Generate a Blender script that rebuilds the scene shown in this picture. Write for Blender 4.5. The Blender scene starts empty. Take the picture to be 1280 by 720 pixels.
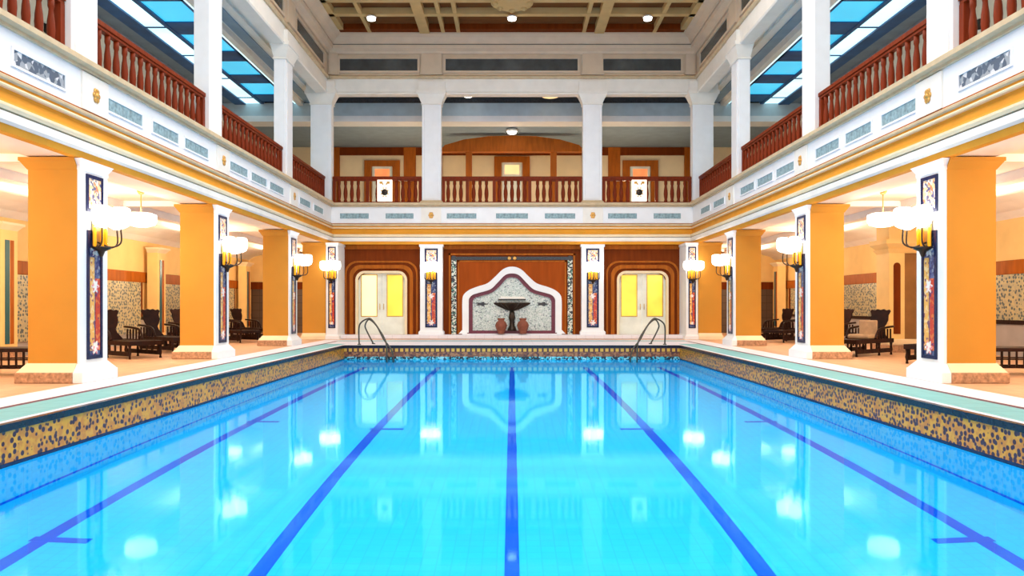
import bpy, bmesh, math, random
from mathutils import Vector, Matrix
random.seed(7)
C = bpy.context.scene.collection
SC = bpy.context.scene
PI = math.pi

# ------------------------------------------------------------------ camera, world, lights, exposure
CAM_H = 1.06
cd = bpy.data.cameras.new('camera'); cam = bpy.data.objects.new('camera', cd); C.objects.link(cam)
cam.location = (0, 0, CAM_H); cam.rotation_euler = (PI/2, 0, 0)
cd.sensor_width = 36; cd.lens = 930/1280*36; cd.shift_y = 23/1280; cd.clip_end = 300
SC.camera = cam
SC.view_settings.view_transform = 'Standard'; SC.view_settings.look = 'None'
SC.view_settings.exposure = 0.05; SC.view_settings.gamma = 1.0; SC.view_settings.use_curve_mapping = False

w = bpy.data.worlds.new('world'); SC.world = w; w.use_nodes = True
w.node_tree.nodes['Background'].inputs[0].default_value = (0.93, 0.96, 1.0, 1)
w.node_tree.nodes['Background'].inputs[1].default_value = 1.95

def area(name, loc, rot, sx, sy, power, col):
    l = bpy.data.lights.new(name, 'AREA'); l.shape = 'RECTANGLE'; l.size = sx; l.size_y = sy
    l.energy = power; l.color = col
    o = bpy.data.objects.new(name, l); C.objects.link(o); o.location = loc; o.rotation_euler = rot
    return o
def point(name, loc, power, col, r=0.2):
    l = bpy.data.lights.new(name, 'POINT'); l.energy = power; l.color = col; l.shadow_soft_size = r
    o = bpy.data.objects.new(name, l); C.objects.link(o); o.location = loc
    return o
HALL_P, AISLE_P, POOL_P, GAL_P = 1900, 165, 490, 190
area('hall_fill_light', (0, 11, 9.85), (0, 0, 0), 9, 17, HALL_P, (1, .96, .90))  # added overhead fill to brighten the hall, no fixture behind it
area('underwater_fill_light', (0, 10.9, -0.41), (0, 0, 0), 9.0, 18.6, POOL_P, (.85, .97, 1))  # added sheet below the surface, stands in for daylight entering the water
for sx in (-1, 1):
    for xx, yy in ((8.3, 4.0), (8.3, 9.0), (8.1, 13.5), (8.3, 20.0), (8.3, 26.6)):
        point('hidden_aisle_fill', (sx*xx, yy, 2.45), AISLE_P, (1, .80, .56), .2)  # added warm fill points kept out of view, no lamp fixtures
for xx in (-4.2, 0, 4.2):
    point('hidden_gallery_fill', (xx, 28.6, 4.9), GAL_P*.45, (1, .78, .50), .1)  # added warm fill for the back wall, hidden behind the ledge

# ------------------------------------------------------------------ materials
def newmat(name):
    m = bpy.data.materials.new(name); m.use_nodes = True
    nt = m.node_tree; b = nt.nodes['Principled BSDF']
    return m, nt, b
def N(nt, t, **kw):
    n = nt.nodes.new(t)
    for k, v in kw.items(): setattr(n, k, v)
    return n
def rgba(c): return (c[0], c[1], c[2], 1)
def coords(nt, scale=(1, 1, 1)):
    tc = N(nt, 'ShaderNodeTexCoord'); mp = N(nt, 'ShaderNodeMapping'); mp.inputs['Scale'].default_value = scale
    nt.links.new(tc.outputs['Object'], mp.inputs['Vector']); return mp.outputs['Vector']
def plain(name, col, rough=.6, metal=0., var=.08, scale=3., bump=0., emit=None, es=0., stretch=(1, 1, 1), spec=.3):
    m, nt, b = newmat(name)
    v = coords(nt, stretch)
    no = N(nt, 'ShaderNodeTexNoise'); no.inputs['Scale'].default_value = scale; no.inputs['Detail'].default_value = 4
    nt.links.new(v, no.inputs['Vector'])
    r = N(nt, 'ShaderNodeValToRGB')
    r.color_ramp.elements[0].position = .3; r.color_ramp.elements[1].position = .7
    r.color_ramp.elements[0].color = rgba([c*(1-var) for c in col]); r.color_ramp.elements[1].color = rgba([min(1, c*(1+var)) for c in col])
    nt.links.new(no.outputs['Fac'], r.inputs['Fac']); nt.links.new(r.outputs['Color'], b.inputs['Base Color'])
    b.inputs['Roughness'].default_value = rough; b.inputs['Metallic'].default_value = metal; b.inputs['Specular IOR Level'].default_value = spec
    if bump:
        bp = N(nt, 'ShaderNodeBump'); bp.inputs['Strength'].default_value = bump; bp.inputs['Distance'].default_value = .02
        nt.links.new(no.outputs['Fac'], bp.inputs['Height']); nt.links.new(bp.outputs['Normal'], b.inputs['Normal'])
    if emit: b.inputs['Emission Color'].default_value = rgba(emit); b.inputs['Emission Strength'].default_value = es
    return m
def glow(name, col, s, var=.1, scale=1.5):
    m, nt, b = newmat(name)
    v = coords(nt); no = N(nt, 'ShaderNodeTexNoise'); no.inputs['Scale'].default_value = scale
    nt.links.new(v, no.inputs['Vector'])
    r = N(nt, 'ShaderNodeValToRGB'); r.color_ramp.elements[0].position = .35; r.color_ramp.elements[1].position = .65
    r.color_ramp.elements[0].color = rgba([c*(1-var) for c in col]); r.color_ramp.elements[1].color = rgba(col)
    nt.links.new(no.outputs['Fac'], r.inputs['Fac']); nt.links.new(r.outputs['Color'], b.inputs['Emission Color'])
    b.inputs['Base Color'].default_value = rgba([c*.5 for c in col]); b.inputs['Roughness'].default_value = .2
    b.inputs['Emission Strength'].default_value = s
    return m
def mosaic(name, cols, scale=20., rough=.3, stretch=(1, 1, 1)):
    """small random tesserae: each voronoi cell takes one of the colours"""
    m, nt, b = newmat(name)
    v = coords(nt, stretch)
    vo = N(nt, 'ShaderNodeTexVoronoi'); vo.inputs['Scale'].default_value = scale
    nt.links.new(v, vo.inputs['Vector'])
    sp = N(nt, 'ShaderNodeSeparateColor'); nt.links.new(vo.outputs['Color'], sp.inputs['Color'])
    r = N(nt, 'ShaderNodeValToRGB'); r.color_ramp.interpolation = 'CONSTANT'
    els = r.color_ramp.elements
    tot = sum(c[1] for c in cols); p = 0
    for i, (c, wgt) in enumerate(cols):
        if i == 0: e = els[0]; e.position = 0
        elif i == 1: e = els[1]; e.position = p
        else: e = els.new(p)
        e.color = rgba(c); p += wgt/tot
    nt.links.new(sp.outputs[0], r.inputs['Fac']); nt.links.new(r.outputs['Color'], b.inputs['Base Color'])
    b.inputs['Roughness'].default_value = rough
    return m
def spotted(name, base, base2, spot, scale, thr, rough=.3):
    """glazed tiles with dark spots on a two-tone ground"""
    m, nt, b = newmat(name)
    v = coords(nt)
    vo = N(nt, 'ShaderNodeTexVoronoi'); vo.inputs['Scale'].default_value = scale; vo.inputs['Randomness'].default_value = .75
    nt.links.new(v, vo.inputs['Vector'])
    r = N(nt, 'ShaderNodeValToRGB'); r.color_ramp.interpolation = 'LINEAR'
    r.color_ramp.elements[0].position = thr; r.color_ramp.elements[0].color = (1, 1, 1, 1)
    r.color_ramp.elements[1].position = thr+.06; r.color_ramp.elements[1].color = (0, 0, 0, 1)
    nt.links.new(vo.outputs['Distance'], r.inputs['Fac'])
    no = N(nt, 'ShaderNodeTexNoise'); no.inputs['Scale'].default_value = scale*.8; nt.links.new(v, no.inputs['Vector'])
    mx = N(nt, 'ShaderNodeMix', data_type='RGBA'); mx.inputs[6].default_value = rgba(base); mx.inputs[7].default_value = rgba(base2)
    r2 = N(nt, 'ShaderNodeValToRGB'); r2.color_ramp.elements[0].position = .42; r2.color_ramp.elements[1].position = .58
    nt.links.new(no.outputs['Fac'], r2.inputs['Fac']); nt.links.new(r2.outputs['Color'], mx.inputs[0])
    m2 = N(nt, 'ShaderNodeMix', data_type='RGBA'); nt.links.new(mx.outputs[2], m2.inputs[6]); m2.inputs[7].default_value = rgba(spot)
    nt.links.new(r.outputs['Color'], m2.inputs[0]); nt.links.new(m2.outputs[2], b.inputs['Base Color'])
    b.inputs['Roughness'].default_value = rough
    return m
def tiles(name, col, grout, size, rough=.35, var=.06, sy=None, swap=False):
    """square tile grid in object x/y with grout"""
    m, nt, b = newmat(name)
    v = coords(nt, (1/size, 1/(sy or size), 1/(sy or size)))
    if swap:
        s = N(nt, 'ShaderNodeSeparateXYZ'); c = N(nt, 'ShaderNodeCombineXYZ'); nt.links.new(v, s.inputs[0])
        a = N(nt, 'ShaderNodeMath', operation='ADD'); nt.links.new(s.outputs[0], a.inputs[0]); nt.links.new(s.outputs[1], a.inputs[1])
        nt.links.new(a.outputs[0], c.inputs[0]); nt.links.new(s.outputs[2], c.inputs[1]); v = c.outputs[0]
    br = N(nt, 'ShaderNodeTexBrick'); br.offset = 0; br.inputs['Scale'].default_value = 1
    br.inputs['Brick Width'].default_value = 1; br.inputs['Row Height'].default_value = 1
    br.inputs['Mortar Size'].default_value = .03
    br.inputs['Color1'].default_value = rgba([c*(1-var) for c in col]); br.inputs['Color2'].default_value = rgba([min(1, c*(1+var)) for c in col])
    br.inputs['Mortar'].default_value = rgba(grout)
    nt.links.new(v, br.inputs['Vector']); nt.links.new(br.outputs['Color'], b.inputs['Base Color'])
    b.inputs['Roughness'].default_value = rough
    return m
M = {}
M['yellow'] = plain('yellow_plaster', (.57, .26, .04), .7, var=.05, scale=1.2, spec=.1)
M['paleyellow'] = plain('pale_yellow_plaster', (.90, .62, .25), .7, var=.04, spec=.1)
M['cream'] = plain('cream_paint', (.86, .70, .46), .6, var=.04)
M['white'] = plain('white_paint', (.86, .87, .90), .45, var=.03)
M['warmwhite'] = plain('warm_white_paint', (.86, .82, .76), .5, var=.04)
M['peach'] = plain('peach_ceiling_paint', (.90, .76, .62), .7, var=.03)
M['tan'] = plain('tan_stone', (.60, .46, .29), .5, var=.1, scale=6)
M['beige'] = plain('beige_paint', (.66, .52, .38), .6, var=.05)
M['beigecoffer'] = plain('beige_beam_paint', (.56, .38, .16), .6, var=.07)
M['brownceil'] = plain('dark_brown_ceiling_boards', (.15, .055, .012), .8, var=.2, scale=2, stretch=(1, 8, 1))
M['orange'] = plain('orange_cornice_paint', (.72, .31, .03), .6, var=.06, spec=.15)
M['dark'] = plain('dark_groove_paint', (.12, .10, .09), .6)
M['marble'] = plain('brown_marble', (.46, .26, .15), .35, var=.35, scale=22)
M['navy'] = plain('navy_tile', (.015, .02, .07), .25, var=.2, scale=20)
M['darktile'] = plain('black_nosing_tile', (.012, .018, .035), .25, var=.2, scale=20)
M['maroon'] = plain('maroon_tile', (.16, .03, .05), .3, var=.2, scale=20)
M['wood'] = plain('mahogany_wood', (.19, .024, .004), .5, spec=.15, var=.25, scale=3, stretch=(6, 6, .7))
M['darkwood'] = plain('dark_carved_wood', (.020, .005, .003), .45, spec=.2, var=.4, scale=9, bump=.4)
M['wallwood'] = plain('walnut_wall_panelling', (.165, .030, .003), .6, spec=.08, var=.18, scale=2.2, stretch=(4, 4, .5))
M['wallwood2'] = plain('light_walnut_moulding', (.38, .10, .008), .5, spec=.12, var=.2, scale=3, stretch=(4, 4, .6))
M['panelwood'] = plain('orange_walnut_panel', (.34, .062, .004), .55, spec=.1, var=.15, scale=1.6, stretch=(4, 4, .5))
M['brass'] = plain('aged_brass', (.62, .40, .12), .3, metal=.9, var=.1)
M['bronze'] = plain('dark_bronze', (.045, .03, .022), .35, metal=.5, var=.2, scale=10)
M['steel'] = plain('weathered_steel_tube', (.09, .09, .08), .3, metal=.6)
M['shadedside'] = plain('shaded_pier_side', (.30, .14, .04), .5, var=.15)  # shade of the pier's side face put into the colour
M['palecream'] = plain('pale_cream_gallery_paint', (.85, .72, .58), .7)
M['slate'] = plain('slate_blue_wall_paint', (.26, .32, .39), .7)
M['paleblue'] = plain('pale_blue_beam_paint', (.50, .62, .70), .6)
M['bluegrey'] = plain('blue_grey_ceiling_paint', (.24, .33, .42), .65)
M['blueframe'] = plain('dark_blue_steel_frame', (.01, .085, .26), .4, var=.3, scale=2)
M['doorpaint'] = plain('grey_white_door_paint', (.78, .80, .72), .45)
M['terracotta'] = plain('terracotta_clay', (.24, .075, .045), .7, var=.2, scale=10)
M['linen'] = plain('striped_linen_cushion', (.45, .30, .18), .9, var=.15, scale=10)
M['greydado'] = plain('grey_dado_plaster', (.42, .39, .38), .7)
M['greybrown'] = tiles('brown_glazed_dado', (.12, .075, .05), (.05, .03, .02), .3, swap=True)
M['deck'] = tiles('tan_deck_tiles', (.66, .38, .22), (.50, .27, .15), .30, rough=.4)
M['whitetile'] = tiles('white_coping_tiles', (.80, .79, .88), (.72, .70, .78), .30, rough=.6, var=.02)
M['aqua'] = tiles('aqua_coping_tiles', (.17, .50, .55), (.14, .42, .47), .30, rough=.55, var=.03)
M['mauve'] = plain('mauve_stripe_tile', (.12, .04, .08), .6)
M['poolfloor'] = tiles('cyan_pool_floor_tiles', (.0, .52, .90), (.0, .42, .80), .12, rough=.5, var=.03)
M['poolwall'] = tiles('cyan_pool_wall_tiles', (.0, .50, .78), (.0, .40, .68), .12, rough=.5, var=.04, swap=True)
M['lane'] = plain('royal_blue_lane_tile', (.0, .10, .62), .6, spec=.1, var=.05)
M['gold'] = spotted('gold_spotted_frieze_tiles', (.78, .34, .008), (.66, .22, .008), (.05, .008, .03), 16, .39)
M['goldrow'] = tiles('gold_dot_frieze_tiles', (.78, .42, .05), (.09, .02, .03), .14, sy=.14, swap=True)
for n_ in M['goldrow'].node_tree.nodes:
    if n_.bl_idname == 'ShaderNodeTexBrick': n_.inputs['Mortar Size'].default_value = .22; n_.inputs['Mortar Smooth'].default_value = .3
    if n_.bl_idname == 'ShaderNodeMapping': n_.inputs['Location'].default_value = (0, 0, .43)
M['browntile'] = mosaic('brown_frieze_tiles', [((.22, .07, .03), 3), ((.40, .16, .06), 2), ((.10, .03, .03), 1)], 18)
M['fringe'] = mosaic('black_and_teal_waterline_tiles', [((.01, .02, .03), 3), ((.05, .45, .50), 2), ((.30, .62, .66), 1)], 24)
M['mosup'] = mosaic('gold_and_white_mosaic', [((.80, .55, .30), 4), ((.75, .68, .62), 2), ((.10, .10, .22), 2), ((.55, .18, .08), 1)], 26)
M['mosgold'] = mosaic('amber_mosaic', [((.80, .42, .10), 5), ((.85, .60, .30), 2), ((.25, .08, .12), 1)], 24)
M['mosred'] = mosaic('red_mosaic', [((.58, .05, .02), 6), ((.70, .20, .05), 2), ((.12, .02, .12), 1)], 22)
M['mosblue'] = mosaic('navy_and_slate_mosaic', [((.02, .03, .14), 4), ((.08, .12, .28), 2), ((.30, .34, .42), 1)], 22)
M['flower'] = mosaic('white_and_rose_flower_tesserae', [((.85, .82, .80), 3), ((.75, .25, .30), 1)], 30)
M['check'] = mosaic('black_white_green_mosaic_border', [((.02, .02, .03), 3), ((.70, .70, .60), 3), ((.08, .25, .18), 1)], 26)
M['tilepanel'] = mosaic('grey_green_flower_tile_field', [((.58, .64, .60), 7), ((.40, .48, .45), 3), ((.72, .74, .72), 3), ((.16, .18, .22), 1)], 30)
M['oriental'] = spotted('blue_and_ochre_arabesque_tiles', (.48, .44, .29), (.60, .52, .28), (.09, .13, .15), 13, .38)
M['inset'] = plain('grey_teal_relief_panel', (.26, .38, .42), .5, var=.35, scale=14, bump=.6)
M['insetdark'] = mosaic('dark_scroll_relief_panel', [((.10, .13, .18), 3), ((.35, .38, .42), 2), ((.70, .70, .72), 1)], 16)
M['darkslate'] = plain('dark_slate_tile_and_shade', (.05, .05, .055), .35, var=.4, scale=25)  # dark tile colour, also paints the shade strip above the end gallery
M['darkglass'] = plain('dark_frieze_glass', (.07, .075, .075), .25, var=.2)
M['gilt'] = plain('gilded_rosette', (.70, .38, .10), .35, metal=.4, var=.3, scale=30)
M['opal'] = glow('lit_opal_glass', (1, .95, .86), 7.0)
M['aislelamp'] = glow('lit_white_bowl_glass', (1, .93, .80), 6.0)
M['amber'] = plain('amber_glass', (.85, .36, .01), .15, var=.1, emit=(1, .38, .01), es=.3)
M['yellowpane'] = glow('lit_yellow_door_glass', (1, .72, .08), 1.0, .35, 1.2)
M['creampane'] = glow('lit_cream_door_glass', (1, .86, .42), 1.15, .12, 1.2)
M['redpane'] = glow('lit_orange_window_glass', (1, .30, .10), 1.0, .3, 3)
M['warmpane'] = glow('lit_warm_window_glass', (1, .66, .30), 1.1, .1, 3)
M['cyanpane'] = glow('cyan_skylight_glass', (.05, .55, .85), 1.0, .15, .6)
M['brightpane'] = glow('bright_skylight_glass', (.60, .95, 1), 1.6, .3, .5)
M['glowpanel'] = glow('cream_panel_added_glow', (1, .88, .72), 1.3, .05)  # glow added to a plain panel so the water mirrors it brightly
M['spot'] = glow('lit_spot_lens', (1, .97, .9), 9)
def water_mat():
    m = bpy.data.materials.new('pool_water'); m.use_nodes = True; nt = m.node_tree
    nt.nodes.remove(nt.nodes['Principled BSDF'])
    out = nt.nodes['Material Output']
    v = coords(nt, (1, .45, 1))
    no = N(nt, 'ShaderNodeTexNoise'); no.inputs['Scale'].default_value = 1.6; no.inputs['Detail'].default_value = 2
    nt.links.new(v, no.inputs['Vector'])
    bp = N(nt, 'ShaderNodeBump'); bp.inputs['Strength'].default_value = .04; bp.inputs['Distance'].default_value = .05
    nt.links.new(no.outputs['Fac'], bp.inputs['Height'])
    gl = N(nt, 'ShaderNodeBsdfGlossy'); gl.inputs['Color'].default_value = (.42, .88, 1, 1); gl.inputs['Roughness'].default_value = .05
    rf = N(nt, 'ShaderNodeBsdfRefraction'); rf.inputs['Color'].default_value = (.55, .96, 1, 1); rf.inputs['Roughness'].default_value = 0; rf.inputs['IOR'].default_value = 1.33
    fr = N(nt, 'ShaderNodeFresnel'); fr.inputs['IOR'].default_value = 1.22
    mx = N(nt, 'ShaderNodeMixShader')
    for n in (gl, rf, fr): nt.links.new(bp.outputs['Normal'], n.inputs['Normal'])
    nt.links.new(fr.outputs[0], mx.inputs[0]); nt.links.new(rf.outputs[0], mx.inputs[1]); nt.links.new(gl.outputs[0], mx.inputs[2])
    nt.links.new(mx.outputs[0], out.inputs['Surface'])
    return m
M['water'] = water_mat()

# ------------------------------------------------------------------ mesh helpers
class MB:
    def __init__(s): s.bm = bmesh.new(); s.smooth = False
    def box(s, x0, x1, y0, y1, z0, z1):
        if x0 > x1: x0, x1 = x1, x0
        if y0 > y1: y0, y1 = y1, y0
        v = [s.bm.verts.new(p) for p in ((x0,y0,z0),(x1,y0,z0),(x1,y1,z0),(x0,y1,z0),(x0,y0,z1),(x1,y0,z1),(x1,y1,z1),(x0,y1,z1))]
        for f in ((0,3,2,1),(4,5,6,7),(0,1,5,4),(1,2,6,5),(2,3,7,6),(3,0,4,7)): s.bm.faces.new([v[i] for i in f])
        return s
    def frustum(s, x0, x1, y0, y1, z0, X0, X1, Y0, Y1, z1):
        v = [s.bm.verts.new(p) for p in ((x0,y0,z0),(x1,y0,z0),(x1,y1,z0),(x0,y1,z0),(X0,Y0,z1),(X1,Y0,z1),(X1,Y1,z1),(X0,Y1,z1))]
        for f in ((0,3,2,1),(4,5,6,7),(0,1,5,4),(1,2,6,5),(2,3,7,6),(3,0,4,7)): s.bm.faces.new([v[i] for i in f])
        return s
    def prism(s, poly, a0, a1, axis='y'):
        def P(u, w, a): return {'y': (u, a, w), 'x': (a, u, w), 'z': (u, w, a)}[axis]
        A = [s.bm.verts.new(P(u, w, a0)) for u, w in poly]; B = [s.bm.verts.new(P(u, w, a1)) for u, w in poly]
        n = len(poly)
        s.bm.faces.new(A); s.bm.faces.new(list(reversed(B)))
        for i in range(n): s.bm.faces.new((A[i], B[i], B[(i+1) % n], A[(i+1) % n]))
        return s
    def ring(s, outer, inner, a0, a1):
        """open band between two polylines of equal length, thick in y"""
        n = len(outer)
        O0 = [s.bm.verts.new((u, a0, w)) for u, w in outer]; I0 = [s.bm.verts.new((u, a0, w)) for u, w in inner]
        O1 = [s.bm.verts.new((u, a1, w)) for u, w in outer]; I1 = [s.bm.verts.new((u, a1, w)) for u, w in inner]
        for i in range(n-1):
            s.bm.faces.new((O0[i], O0[i+1], I0[i+1], I0[i])); s.bm.faces.new((O1[i], I1[i], I1[i+1], O1[i+1]))
            s.bm.faces.new((O0[i], O1[i], O1[i+1], O0[i+1])); s.bm.faces.new((I0[i], I0[i+1], I1[i+1], I1[i]))
        s.bm.faces.new((O0[0], I0[0], I1[0], O1[0])); s.bm.faces.new((O0[-1], O1[-1], I1[-1], I0[-1]))
        return s
    def lathe(s, prof, c=(0, 0, 0), n=16, axis='z'):
        rings = []
        for r, z in prof:
            rr = []
            for k in range(n):
                a = 2*PI*k/n; u, v_ = r*math.cos(a), r*math.sin(a)
                p = {'z': (u, v_, z), 'y': (u, z, v_), 'x': (z, u, v_)}[axis]
                rr.append(s.bm.verts.new((c[0]+p[0], c[1]+p[1], c[2]+p[2])))
            rings.append(rr)
        for i in range(len(rings)-1):
            for k in range(n): s.bm.faces.new((rings[i][k], rings[i][(k+1) % n], rings[i+1][(k+1) % n], rings[i+1][k]))
        s.bm.faces.new(list(reversed(rings[0]))); s.bm.faces.new(rings[-1])
        s.smooth = True
        return s
    def tube(s, pts, r, n=8):
        pts = [Vector(p) for p in pts]; rings = []
        up = Vector((.13, .21, .97)).normalized()
        for i, p in enumerate(pts):
            t = (pts[min(i+1, len(pts)-1)]-pts[max(i-1, 0)]).normalized()
            a = t.cross(up)
            if a.length < .05: a = t.cross(Vector((1, 0, 0)))
            a.normalize(); b = t.cross(a)
            rings.append([s.bm.verts.new(p+a*r*math.cos(2*PI*k/n)+b*r*math.sin(2*PI*k/n)) for k in range(n)])
        for i in range(len(rings)-1):
            for k in range(n): s.bm.faces.new((rings[i][k], rings[i][(k+1) % n], rings[i+1][(k+1) % n], rings[i+1][k]))
        s.bm.faces.new(list(reversed(rings[0]))); s.bm.faces.new(rings[-1])
        s.smooth = True
        return s
    def build(s, name, mat, parent=None, loc=(0, 0, 0), rz=0, bevel=0):
        bmesh.ops.recalc_face_normals(s.bm, faces=s.bm.faces)
        if s.smooth:
            for f in s.bm.faces: f.smooth = len(f.verts) == 4
        me = bpy.data.meshes.new(name); s.bm.to_mesh(me); s.bm.free()
        me.materials.append(mat)
        o = bpy.data.objects.new(name, me); C.objects.link(o); o.location = loc; o.rotation_euler = (0, 0, rz)
        if parent: o.parent = parent
        if bevel:
            bv = o.modifiers.new('bevel', 'BEVEL'); bv.width = bevel; bv.segments = 2; bv.limit_method = 'ANGLE'
        return o
def bez(pts, n=8):
    """Catmull-Rom through points"""
    P = [Vector(p) for p in pts]; out = []
    for i in range(len(P)-1):
        p0, p1, p2, p3 = P[max(i-1, 0)], P[i], P[i+1], P[min(i+2, len(P)-1)]
        for k in range(n):
            t = k/n
            out.append(.5*((2*p1)+(-p0+p2)*t+(2*p0-5*p1+4*p2-p3)*t*t+(-p0+3*p1-3*p2+p3)*t**3))
    out.append(P[-1]); return out
def empty(name, loc, rz=0, label=None, cat=None, group=None):
    o = bpy.data.objects.new(name, None); C.objects.link(o); o.location = loc; o.rotation_euler = (0, 0, rz)
    o.empty_display_size = .1
    return tag(o, label, cat, group)
def tag(o, label=None, cat=None, group=None, kind=None):
    if label: o['label'] = label
    if cat: o['category'] = cat
    if group: o['group'] = group
    if kind: o['kind'] = kind
    return o
def struct(o): o['kind'] = 'structure'; return o
def copy_tree(o, parent=None):
    c = o.copy(); C.objects.link(c)
    if parent: c.parent = parent
    for ch in KIDS(o): copy_tree(ch, c)
    return c
def KIDS(o): return [x for x in bpy.data.objects if x.parent == o]
def place(o, loc, rz, label=None, group=None):
    o.location = loc; o.rotation_euler = (0, 0, rz)
    if label: o['label'] = label
    if group: o['group'] = group
    return o
SIDE = {-1: 'left', 1: 'right'}

# ------------------------------------------------------------------ key dimensions
XW, YE = 6.0, 24.7           # plane of the gallery front
PX, PY0, PY1 = 4.58, 1.4, 20.3   # pool half width, near and far edge
ZW = CAM_H-1.45              # water level
ZF = ZW-1.7                  # pool floor
PIER_Y = [10.33, 15.06, 20.07]   # front faces of the side pillars
YNEAR = -5.0
PH = 3.12                    # pillar height

# ------------------------------------------------------------------ floor / deck
m = MB()
for s in (-1, 1): m.box(s*5.9, s*10.6, YNEAR, 30, -.15, 0)
m.box(-5.9, 5.9, YNEAR, PY0-.8, -.15, 0)
m.box(-5.9, 5.9, 23.6, 25.2, -.15, 0)
m.box(-10.6, 10.6, 30, 30.2, -.15, 0)
struct(m.build('floor', M['deck']))
m = MB(); m.box(-5.6, 5.6, 24.25, 25.0, 0, .12)
struct(m.build('trim_1', M['whitetile'], bevel=.02))

# pool: basin, friezes, coping bands, lane lines
pool = empty('swimming_pool', (0, 10, 0), 0, 'long rectangular sunken swimming pool with aqua coping, gold spotted frieze and blue lane lines', 'pool')
def pp(mb, name, mat, lab=None, bevel=0):
    o = mb.build(name, mat, pool, loc=(0, -10, 0), bevel=bevel)
    if lab: o['label'] = lab
    return o
pp(MB().box(-PX-.2, PX+.2, PY0-.2, PY1+.2, ZF-.15, ZF), 'basin_floor', M['poolfloor'])
m = MB()
for s in (-1, 1): m.box(s*PX, s*(PX+.2), PY0-.2, PY1+.2, ZF, ZW)
m.box(-PX, PX, PY1, PY1+.2, ZF, ZW); m.box(-PX, PX, PY0-.2, PY0, ZF, ZW)
pp(m, 'basin_wall', M['poolwall'])
m = MB()
for s in (-1, 1): m.box(s*PX, s*(PX+.2), PY0-.2, PY1+.2, ZW+.03, -.06)
m.box(-PX, PX, PY0-.2, PY0, ZW+.03, -.06)
pp(m, 'spotted_frieze', M['gold'], 'gold frieze with dark spots')
pp(MB().box(-PX, PX, PY1, PY1+.2, -.19, -.06), 'dotted_frieze', M['goldrow'], 'row of gold dots on maroon ground')
pp(MB().box(-PX, PX, PY1-.005, PY1+.2, ZW+.08, -.19), 'brown_frieze', M['browntile'])
pp(MB().box(-PX, PX, PY1-.01, PY1+.2, ZW-.06, ZW+.08), 'waterline_fringe', M['fringe'])
m = MB()
for s in (-1, 1): m.box(s*(PX-.006), s*(PX+.2), PY0, PY1, ZW-.03, ZW+.03)
pp(m, 'waterline_stripe', M['navy'])
def loop(name, x0, x1, e0, e1, mat, z0=-.15, z1=0, n0=None, n1=None):
    m = MB()
    n0 = n0 if n0 is not None else PY0-(x0-PX); n1 = n1 if n1 is not None else PY0-(x1-PX)
    for s in (-1, 1): m.box(s*x0, s*x1, n1, e1, z0, z1)
    m.box(-x0, x0, e0, e1, z0, z1); m.box(-x0, x0, n1, n0, z0, z1)
    return pp(m, name, mat)
loop('nosing', PX-.02, PX+.05, PY1-.02, PY1+.05, M['darktile'], -.07, -.002, PY0+.02, PY0-.05)
loop('coping_edge', PX+.05, PX+.12, PY1+.05, PY1+.12, M['whitetile'], n0=PY0-.05, n1=PY0-.12)
# side coping aqua, end coping white
m = MB()
for s in (-1, 1): m.box(s*(PX+.12), s*5.27, PY0-.55, PY1+.75, -.15, 0)
m.box(-PX-.12, PX+.12, PY0-.55, PY0-.12, -.15, 0)
pp(m, 'aqua_coping', M['aqua'])
m = MB()
for s in (-1, 1): m.box(s*5.27, s*5.37, PY0-.6, 22.6, -.15, 0)
pp(m, 'mauve_stripe', M['mauve'])
m = MB()
for s in (-1, 1): m.box(s*5.37, s*5.9, PY0-.8, 23.6, -.15, 0)
m.box(-5.34, 5.34, PY0-.8, PY0-.6, -.15, 0)
m.box(-PX-.12, PX+.12, PY1+.12, 22.6, -.15, 0)
m.box(-5.28, -PX-.12, PY1+.75, 22.6, -.15, 0); m.box(5.28, PX+.12, PY1+.75, 22.6, -.15, 0)
pp(m, 'white_coping', M['whitetile'])
pp(MB().box(-5.34, 5.34, 22.6, 23.1, -.15, 0), 'aqua_stripe', M['aqua'])
pp(MB().box(-5.34, 5.34, 23.1, 23.6, -.15, 0), 'white_stripe', M['whitetile'])
for x in (-3.87, -1.93, 0, 1.93, 3.87):
    hw_ = .058 if x == 0 else .068; m = MB(); m.box(x-hw_, x+hw_, 2.2, 19.6, ZF, ZF+.006)
    for yy in ((11.1, 6.1) if abs(x) > 3 else (10.6,) if x else ()):
        s = 1 if x < 0 else -1
        m.box(x-s*.1, x+s*.38, yy, yy+.1, ZF, ZF+.009)
    pp(m, 'lane_line', M['lane'])
m = MB()
for s in (-1, 1): m.box(s*(PX-.01), s*PX, PY0, PY1, ZW-1.38, ZW-1.32)
pp(m, 'wall_line', M['lane'])
# water
m = MB(); v = [m.bm.verts.new(p) for p in ((-PX, PY0, ZW), (PX, PY0, ZW), (PX, PY1, ZW), (-PX, PY1, ZW))]; m.bm.faces.new(v)
o = m.build('pool_water', M['water'])
tag(o, 'calm cyan pool water with mirror reflections of the pillars and doors', 'water', kind='stuff')

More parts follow.
